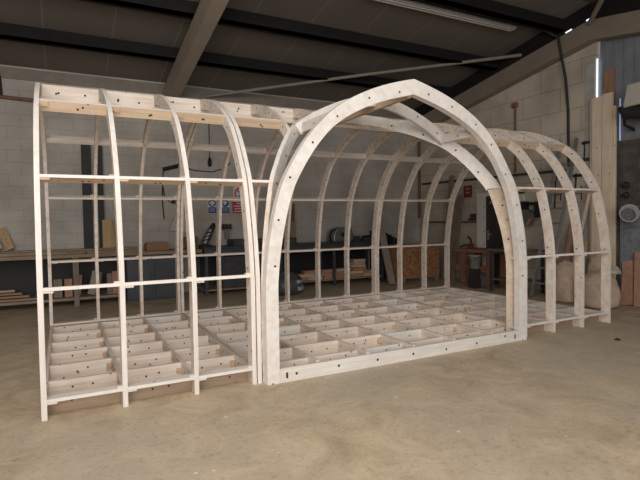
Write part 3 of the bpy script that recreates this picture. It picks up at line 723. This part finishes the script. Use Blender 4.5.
MB().tube([(8.97, 4.52, 1.63), (8.97, 4.52, 2.42)], 0.014).build('conduit', 'wallp', r, r.location)
MB().box((8.94, 4.62, 1.47), (8.995, 4.70, 1.53)).build('junction', 'dmetal', r, r.location)
r = empty('conduit_pipe', (8.96, 3.32, 3.0), 'brown vertical conduit with a junction box high on the gable wall', 'conduit')
MB().tube([(8.97, 3.32, 2.5), (8.97, 3.32, 3.93)], 0.024).build('pipe', 'rust', r, r.location)
MB().box((8.92, 3.26, 3.9), (8.998, 3.38, 4.0)).build('junction_box', 'rust', r, r.location)
MB().box((8.92, 3.23, 3.28), (8.998, 3.41, 3.33)).build('clip', 'rust', r, r.location)
d = MB().box((8.93, 4.17, 0), (8.985, 4.43, 2.0)).build('door_1', 'white'); bpy.data.objects.remove(d)
m = MB(); m.box((8.93, 4.15, 0), (8.999, 4.42, 2.11)).box((8.93, 3.1, 0), (8.999, 3.2, 2.11)).box((8.93, 3.1, 2.03), (8.999, 4.15, 2.11))
for z in (0.5, 0.9, 1.2, 1.5, 1.75): m.box((8.925, 4.17, z), (8.93, 4.19, z+0.03), 1)
fr = struct(m.build('door_1', ['white', 'dmetal']))
lf = MB().box((8.95, 3.205, 0.01), (8.985, 4.145, 2.025)).build('door_leaf', 'door', fr)
hd = MB().box((8.93, 4.05, 1.02), (8.949, 4.09, 1.24)).bar((8.925, 4.07, 1.15), (8.925, 3.95, 1.15), 0.02, 0.02).build('handle', 'alu', lf)
MB().box((8.944, 3.75, 1.84), (8.949, 4.05, 1.9)).build('door_sign', 'gmetal', lf)
# planks leaning in the far corner
for k, (y, x) in enumerate(((5.22, 8.88), (5.05, 8.90), (4.88, 8.90))):
    m = MB().bar((8.60, y, 0.012), (8.90, y, 2.6-0.25*k), 0.12, 0.045, up=(1, 0, 0))
    tag(m.build('leaning_plank', 'oldz', None, (8.6, y-.2, 0)), ['tallest dark plank leaning by the far corner, furthest back', 'middle dark plank of those leaning by the far corner', 'shortest dark plank leaning by the far corner, nearest the red bench'][k], 'plank', 'dark planks leaning in the far corner')
# red-brown bench with a red tool
r = empty('red_workbench', (8.5, 3.9, 0), 'old red-brown wooden bench against the gable wall beside the door', 'workbench')
MB().box((8.30, 3.42, 0.76), (8.92, 4.50, 0.83)).build('bench_top', 'redy', r, r.location)
MB().box((8.32, 3.44, 0.33), (8.37, 4.48, 0.47)).build('lower_rail', 'redy', r, r.location)
for y in (3.46, 4.22):
    for x in (8.375, 8.80): MB().box((x, y, 0), (x+0.1, y+0.14, 0.759)).build('leg', 'redy', r, r.location)
r = empty('bench_vice', (8.45, 4.2, .83), 'small red bench vice on the left end of the red-brown bench', 'vice')
MB().box((8.42, 4.10, 0.832), (8.54, 4.20, 0.95)).build('jaw', 'redtool', r, r.location, bevel=0.02)
MB().tube([(8.46, 4.20, 0.90), (8.44, 4.32, 0.90), (8.42, 4.42, 0.86)], 0.025).build('screw', 'dmetal', r, r.location)
MB().tube([(8.46, 4.12, 0.95), (8.47, 4.14, 1.04), (8.46, 4.22, 1.10)], 0.022).build('handle', 'black', r, r.location)
r = empty('bucket', (8.15, 3.70, .43), 'pale grey bucket standing on a block in front of the red-brown bench', 'bucket')
MB().lathe([(0.0, 0.43), (0.10, 0.43), (0.135, 0.70), (0.145, 0.70), (0.145, 0.715), (0.128, 0.71), (0.095, 0.44), (0, 0.44)], (8.15, 3.70, 0), 18).build('pail', 'galv', r, r.location)
MB().tube([(8.15, 3.555, 0.705), (8.04, 3.60, 0.62), (8.0, 3.70, 0.60), (8.04, 3.80, 0.62), (8.15, 3.845, 0.705)], 0.006).build('handle', 'dmetal', r, r.location)
tag(MB().box((8.06, 3.60, 0), (8.24, 3.80, 0.20)).box((8.07, 3.61, 0.2), (8.23, 3.79, 0.428)).build('wood_block', 'door', None, (8.15, 3.70, 0)), 'dark block under the grey bucket in front of the red-brown bench', 'block')
tag(MB().box((8.5, 3.93, 0), (8.75, 4.17, 0.24)).box((8.49, 3.92, 0.24), (8.76, 4.18, 0.27)).build('storage_tub', 'galv', None, (8.6, 4.05, 0)), 'dull grey tub with a lid on the floor under the red bench', 'tub')
# grey metal table right of it
r = empty('grey_metal_table', (8.4, 2.9, 0), 'grey metal table in front of the dark door behind the right arch post', 'table')
MB().box((8.05, 2.35, 0.84), (8.75, 3.24, 0.88)).build('table_top', 'gmetal', r, r.location)
for y in (2.38, 3.16):
    for x in (8.08, 8.67): MB().box((x, y, 0), (x+0.05, y+0.05, 0.839)).build('leg', 'dmetal', r, r.location)
MB().box((8.09, 2.40, 0.24), (8.70, 3.20, 0.27)).build('shelf', 'gmetal', r, r.location)
# leaning dark tubes on table in front of the door
m = MB()
for k in range(3):
    m = MB().tube([(8.50, 3.20-0.08*k, 0.905), (8.905, 3.14-0.08*k, 1.50+0.04*k)], 0.025)
    tag(m.build('leaning_pole', 'dmetal', None, (8.45, 3.3-.13*k, .885)), ['leftmost', 'middle', 'rightmost'][k]+' of the grey poles propped on the metal table against the door', 'pole', 'poles propped on the metal table')
# wall heater-like item on a bracket
r = empty('wall_fan', (8.9, 2.86, 1.5), 'small round grey fan with orange-brown rim on a black wall bracket', 'fan')
MB().tube([(8.72, 2.88, 1.52), (8.86, 2.86, 1.52)], 0.17, 18).build('housing', 'gmetal', r, r.location)
m = MB(); m.tube([(8.69, 2.88+0.165*math.cos(g), 1.52+0.165*math.sin(g)) for g in [math.radians(a) for a in range(190, 351, 16)]], 0.035); m.build('rim', 'orange', r, r.location)
MB().box((8.86, 2.98, 1.50), (8.995, 3.10, 1.86)).build('switch_box', 'black', r, r.location)
MB().box((8.90, 2.55, 1.78), (8.998, 2.97, 1.84)).box((8.80, 2.60, 1.52), (8.90, 2.70, 1.84)).build('bracket', 'black', r, r.location)
# black hanging cable and clamps
m = MB().tube([(8.35, 2.32, 5.14), (8.58, 2.22, 5.08), (8.74, 2.1, 4.95), (8.76, 2.05, 4.6), (8.90, 2.06, 4.2), (8.965, 2.05, 3.6), (8.97, 2.04, 2.5)], 0.024)
tag(m.build('hanging_cable', 'black', None, (8.9, 2.05, 2.3)), 'thick black cable dropping from the roof down the gable wall', 'cable')
for k, (y, z) in enumerate(((2.36, 2.2), (1.92, 2.2), (1.74, 2.8))):
    r = empty('bar_clamp', (8.94, y, z-0.4), ['left of the black clamps hung on the gable wall behind the right ribs', 'middle black clamp hung on the gable wall behind the right ribs', 'upper black clamp hung on the gable wall nearest the pine planks'][k], 'clamp', 'black clamps hung on the gable wall')
    MB().tube([(8.985, y, z-0.5), (8.985, y-0.03, z+0.15)], 0.014).build('bar', 'black', r, r.location)
    MB().box((8.96, y-0.16, z+0.08), (8.999, y+0.02, z+0.13)).build('fixed_jaw', 'black', r, r.location)
    MB().box((8.96, y-0.16, z-0.24), (8.999, y+0.02, z-0.18)).build('sliding_jaw', 'dmetal', r, r.location)
    MB().tube([(8.985, y-0.14, z-0.36), (8.985, y-0.14, z-0.1)], 0.012).build('screw', 'dmetal', r, r.location)

# ladder
r = empty('ladder', (8.1, 1.95, 0), 'grey aluminium ladder leaning on the gable wall behind the right ribs', 'ladder')
def lp(z): return 8.02 + 0.275*z
for y in (1.78, 2.12): MB().bar((lp(0.02), y, 0.02), (lp(3.0), y, 3.0), 0.03, 0.075, up=(1, 0, 0)).build('stile', 'alu', r, r.location)
for k in range(10):
    z = 0.28+0.28*k; MB().tube([(lp(z), 1.796, z), (lp(z), 2.104, z)], 0.016).build('rung', 'alu', r, r.location)
# red-brown planks leaning between ladder and pine planks
for k, (y, h, mt) in enumerate(((1.90, 1.5, 'redz'), (1.76, 1.28, 'redz'), (1.64, 1.05, 'yellow'))):
    m = MB().bar((8.56, y, 0.012), (8.95, y, h), 0.10, 0.035, up=(1, 0, 0))
    tag(m.build('leaning_plank', mt, None, (8.56, y, 0)), ['tallest red-brown plank leaning just right of the ladder', 'middle red-brown plank leaning right of the ladder', 'short yellow plank leaning right of the ladder beside the sacks'][k], 'plank', 'short planks leaning right of the ladder')
tag(MB().bar((8.46, 1.70, 0.01), (8.755, 1.42, 2.12), 0.05, 0.02, up=(1, 0, 0)).build('thin_batten', 'plankz', None, (8.5, 1.7, 0)), 'thin pale batten leaning crookedly between the ladder and the tall planks', 'batten')
# tall pine planks
TP = [(1.462, 1.53, 3.66, 8.86, 'thin-edged tall pine plank at the left of the upright stack'), (1.275, 1.455, 3.66, 8.80, 'broad tall knotty pine plank, left of the two broad ones'), (1.075, 1.262, 3.69, 8.80, 'broad tall knotty pine plank, right of the two broad ones'), (1.03, 1.07, 3.45, 8.82, 'narrow shorter pine plank at the right of the upright stack')]
for y0, y1, h, x, lab in TP:
    m = MB().box((x-0.0, y0, 0.0), (x+0.045, y1, h))
    tag(m.build('tall_plank', 'plankz', None, (x, (y0+y1)/2, 0), bevel=0.004), lab, 'plank', 'tall pine planks standing against the gable')
tag(MB().box((8.93, 1.13, 0), (8.965, 1.32, 4.12)).build('tall_board', 'orange', None, (8.95, 1.2, 0)), 'tall orange-brown board rising behind the pine planks', 'board')

# sacks of shavings
def sack(name, cx, cy, rx, ry, h, label, twist=False, seed=0, lean=0.0):
    rnd = random.Random(seed); r = empty(name, (cx, cy, 0), label, 'sack', 'tan sacks on the floor right of the frame')
    seg, prof = 28, [(0.0, 0.0), (0.80, 0.0), (0.97, 0.04), (1.02, 0.12), (1.03, 0.22), (1.02, 0.32), (1.0, 0.42), (0.98, 0.5), (0.95, 0.57), (0.92, 0.62), (0.91, 0.67), (0.87, 0.74), (0.79, 0.82), (0.66, 0.90), (0.40, 0.96), (0.18, 0.99), (0.0, 1.0)]
    ph = [rnd.uniform(0, 6.28) for _ in range(4)]
    vs = []
    for q, z in prof:
        for j in range(seg):
            g = 2*math.pi*j/seg
            wob = 1 + 0.05*math.sin(3*g+ph[0]+4*z) + 0.04*math.sin(5*g+ph[1]-7*z) + 0.03*math.sin(8*g+ph[2]+17*z) - 0.07*math.exp(-((z-0.62-0.06*math.sin(2*g+ph[1]))/0.05)**2)
            cc, ss = math.cos(g), math.sin(g); p = 0.72
            vs.append((cx + lean*z + rx*q*wob*math.copysign(abs(cc)**p, cc), cy + ry*q*wob*math.copysign(abs(ss)**p, ss), h*z*(1+0.03*math.sin(2*g+ph[3]))))
    m = MB(); m.add(vs, [(k*seg+j, k*seg+(j+1) % seg, (k+1)*seg+(j+1) % seg, (k+1)*seg+j) for k in range(len(prof)-1) for j in range(seg)], 0, True)
    m.build('sack_body', 'sack', r, r.location, subsurf=1)
    if twist:
        m = MB(); top = V((cx+lean, cy, h*0.96))
        top = top+V((0, -0.06, -0.02)); m.tube([top, top+V((-0.02, -0.09, 0.03)), top+V((0.0, -0.18, 0.03)), top+V((0.02, -0.25, 0.07))], [0.08, 0.035, 0.035, 0.075], 12); m.build('twisted_neck', 'clear', r, r.location)
    else:
        m = MB(); m.tube([(cx-rx*0.6, cy, h*0.95), (cx, cy+0.01, h*1.0), (cx+rx*0.6, cy, h*0.93)], 0.035, 8); m.build('folded_top', 'sack', r, r.location)
sack('sack', 8.16, 1.50, 0.23, 0.22, 0.72, 'large tan sack on the floor beside the foot of the ladder', seed=3)
sack('sack', 8.12, 0.85, 0.28, 0.27, 0.62, 'large tan sack with a clear twisted plastic neck, behind the end post', True, 5)
sack('sack', 8.62, 1.18, 0.13, 0.24, 0.84, 'tan sack standing furthest back against the tall pine planks', seed=8)
m = MB(); m.add([(8.0, 0.55, 0.004), (8.2, 0.46, 0.004), (8.32, 0.52, 0.03), (8.2, 0.62, 0.09), (8.05, 0.64, 0.06)], [(0, 1, 2, 3, 4)])

# ------------------------------------------------------------------ right edge: panels, bucket, heater, planks
tag(MB().box((8.93, -0.6, 0.02), (8.97, 1.0, 1.68)).box((8.925, -0.6, 1.66), (8.975, 1.0, 1.69)).build('speckled_sheet', 'poly', None, (8.95, .2, 0)), 'blue-grey speckled sheet standing against the gable behind the hanging bucket', 'sheet')
tag(MB().box((8.985, -0.7, 0.02), (9.04, 1.12, 2.84)).box((8.98, 0.3, 1.7), (8.985, 0.33, 2.8)).build('brown_sheet', 'dkpanel', None, (9.0, .2, 0)), 'tall dark brown panel standing behind the blue-grey speckled sheet', 'panel')
for k, z in enumerate((2.05, 1.88)):
    r = empty('steel_hook', (8.9, 0.95, z), ['upper', 'lower'][k]+' of the two dark hooks beside the right edge of the pine planks', 'hook', 'hooks beside the pine planks')
    MB().tube([(8.98, 0.96, z), (8.88, 0.95, z), (8.86, 0.90, z-0.01)], 0.014).build('shank', 'black', r, r.location)
    MB().tube([(8.86, 0.86+0.05*math.cos(a), z+0.05*math.sin(a)) for a in [math.radians(q) for q in range(0, 331, 30)]], 0.014).build('ring', 'black', r, r.location)
r = empty('hanging_bucket', (8.6, 0.75, 1.45), 'pale grey bucket hanging sideways on chains at the right edge', 'bucket')
rot = Matrix.Rotation(math.radians(36), 4, 'Z') @ Matrix.Rotation(math.radians(-82), 4, 'Y')
bc = (8.70, 0.74, 1.52)
m = MB(); m.lathe([(0.0, 0.0), (0.11, 0.0), (0.135, 0.28), (0.148, 0.28), (0.148, 0.30), (0.128, 0.30), (0.104, 0.02), (0.0, 0.02)], bc, 22, mat=rot); m.build('pail', 'galv', r, r.location)
MB().lathe([(0.0, 0.10), (0.08, 0.11), (0.107, 0.12), (0.105, 0.10), (0.0, 0.08)], bc, 16, mat=rot).build('contents', 'bcont', r, r.location)
for a, b in ((V((8.62, 0.62, 1.68)), V((8.90, 0.62, 2.95))), (V((8.70, 0.50, 1.64)), V((8.93, 0.48, 2.95)))):
    n = 22; ch = MB()
    pts = [a.lerp(b, k/(2*n)) for k in range(2*n+1)]
    ch.tube(pts, [0.014 if k % 2 else 0.007 for k in range(2*n+1)], 6)
    ch.build('chain', 'dmetal', r, r.location)
MB().tube([(8.70, 0.60, 1.62), (8.85, 0.35, 1.62), (8.90, 0.1, 1.62)], 0.035).build('bracket_bar', 'black', r, r.location)
r = empty('unit_heater', (8.7, 0.5, 3.2), 'beige wall heater with black fan cowl high on the right edge', 'heater')
m = MB(); m.add([(8.45, 0.62, 3.66), (8.98, 0.62, 3.66), (8.98, 0.70, 3.32), (8.47, 0.70, 3.30), (8.45, -0.2, 3.66), (8.98, -0.2, 3.66), (8.98, -0.2, 3.36), (8.47, -0.2, 3.34)], [(0, 1, 2, 3), (7, 6, 5, 4), (0, 3, 7, 4), (1, 5, 6, 2), (0, 4, 5, 1), (3, 2, 6, 7)]); m.build('casing', 'beige', r, r.location, bevel=0.015)
MB().tube([(8.52, 0.74, 3.34), (8.55, 0.70, 3.22), (8.60, 0.4, 3.20), (8.60, -0.15, 3.20)], [0.07, 0.10, 0.13, 0.13], 14).build('cowl', 'black', r, r.location)
MB().tube([(8.55, 0.72, 3.2), (8.70, 0.80, 3.06), (8.97, 0.80, 3.0)], 0.025).build('flex', 'black', r, r.location)
MB().box((8.6, 0.0, 3.04), (9.035, 0.06, 3.10)).build('bracket', 'dmetal', r, r.location)
for k, (y0, y1, h, xx) in enumerate(((0.72, 0.92, 0.74, 8.74), (0.50, 0.71, 0.90, 8.74), (0.28, 0.49, 0.98, 8.72))):
    m = MB().bar((xx-0.13, (y0+y1)/2-0.14, 0.012), (xx+0.13, (y0+y1)/2, h), y1-y0-0.02, 0.05, up=(1, 0, 0))
    tag(m.build('red_plank', 'redz', None, (xx-.1, (y0+y1)/2, 0)), ['short red-brown plank leaning just right of the sacks', 'red-brown plank leaning at the right edge, middle of three', 'tallest red-brown plank leaning at the right edge of the photo'][k], 'plank', 'red-brown planks leaning at the right edge')
tag(MB().bar((7.62, 0.0, 0.012), (8.5, -0.12, 0.012), 0.05, 0.02).build('floor_batten', 'oldx', None, (8, 0, 0)), 'thin dark batten lying on the floor at the right edge', 'batten')
m = MB(); m.add([(6.12, -0.68, 0.002), (6.17, -0.70, 0.012), (6.22, -0.67, 0.004), (6.20, -0.63, 0.016), (6.14, -0.63, 0.006)], [(0, 1, 2, 3, 4)]); m.add([(6.12, -0.68, 0.001), (6.17, -0.70, 0.001), (6.22, -0.67, 0.001), (6.20, -0.63, 0.001), (6.14, -0.63, 0.001)], [(4, 3, 2, 1, 0)])
tag(m.build('dry_leaf', 'leaf', None, (6.17, -.66, 0)), 'small dark dry leaf on the floor in front of the end post', 'leaf')

# ------------------------------------------------------------------ light
w = bpy.data.worlds.new('world'); bpy.context.scene.world = w; w.use_nodes = True
bg = w.node_tree.nodes['Background']; bg.inputs['Color'].default_value = (0.86, 0.92, 1.0, 1); bg.inputs['Strength'].default_value = 0.6
def area(name, loc, target, sx, sy, power, col):
    l = bpy.data.lights.new(name, 'AREA'); l.shape = 'RECTANGLE'; l.size = sx; l.size_y = sy; l.energy = power; l.color = col
    o = bpy.data.objects.new(name, l); COL.objects.link(o); o.location = loc
    o.rotation_euler = (V(target)-V(loc)).to_track_quat('-Z', 'Y').to_euler(); return o
area('loading_bay_daylight', (-0.7, -7.4, 2.3), (3.4, 1.4, 0.7), 7.0, 3.0, 330, (1.0, 0.965, 0.93))
area('roof_light_daylight', (1.2, -3.4, 4.45), (3.3, 0.6, 0.6), 6.5, 2.2, 290, (1.0, 0.965, 0.92))

# ------------------------------------------------------------------ camera
f_px, yaw, pit, rol = 496.27, 0.4793, 0.0372, -0.0151
fw = V((math.sin(yaw)*math.cos(pit), math.cos(yaw)*math.cos(pit), -math.sin(pit)))
rt = V((math.cos(yaw), -math.sin(yaw), 0)); up = rt.cross(fw)
c, s = math.cos(rol), math.sin(rol); r2 = rt*c + up*s; u2 = up*c - rt*s
cam = bpy.data.cameras.new('camera'); co = bpy.data.objects.new('camera', cam); COL.objects.link(co)
cam.sensor_width = 36; cam.lens = f_px*36/640; cam.clip_start = 0.05
mt = Matrix(((r2.x, u2.x, -fw.x, 0.1862), (r2.y, u2.y, -fw.y, -4.3259), (r2.z, u2.z, -fw.z, 1.5), (0, 0, 0, 1)))
co.matrix_world = mt
bpy.context.scene.camera = co
sc = bpy.context.scene
sc.view_settings.view_transform = 'Standard'; sc.view_settings.look = 'None'; sc.view_settings.exposure = 0.0
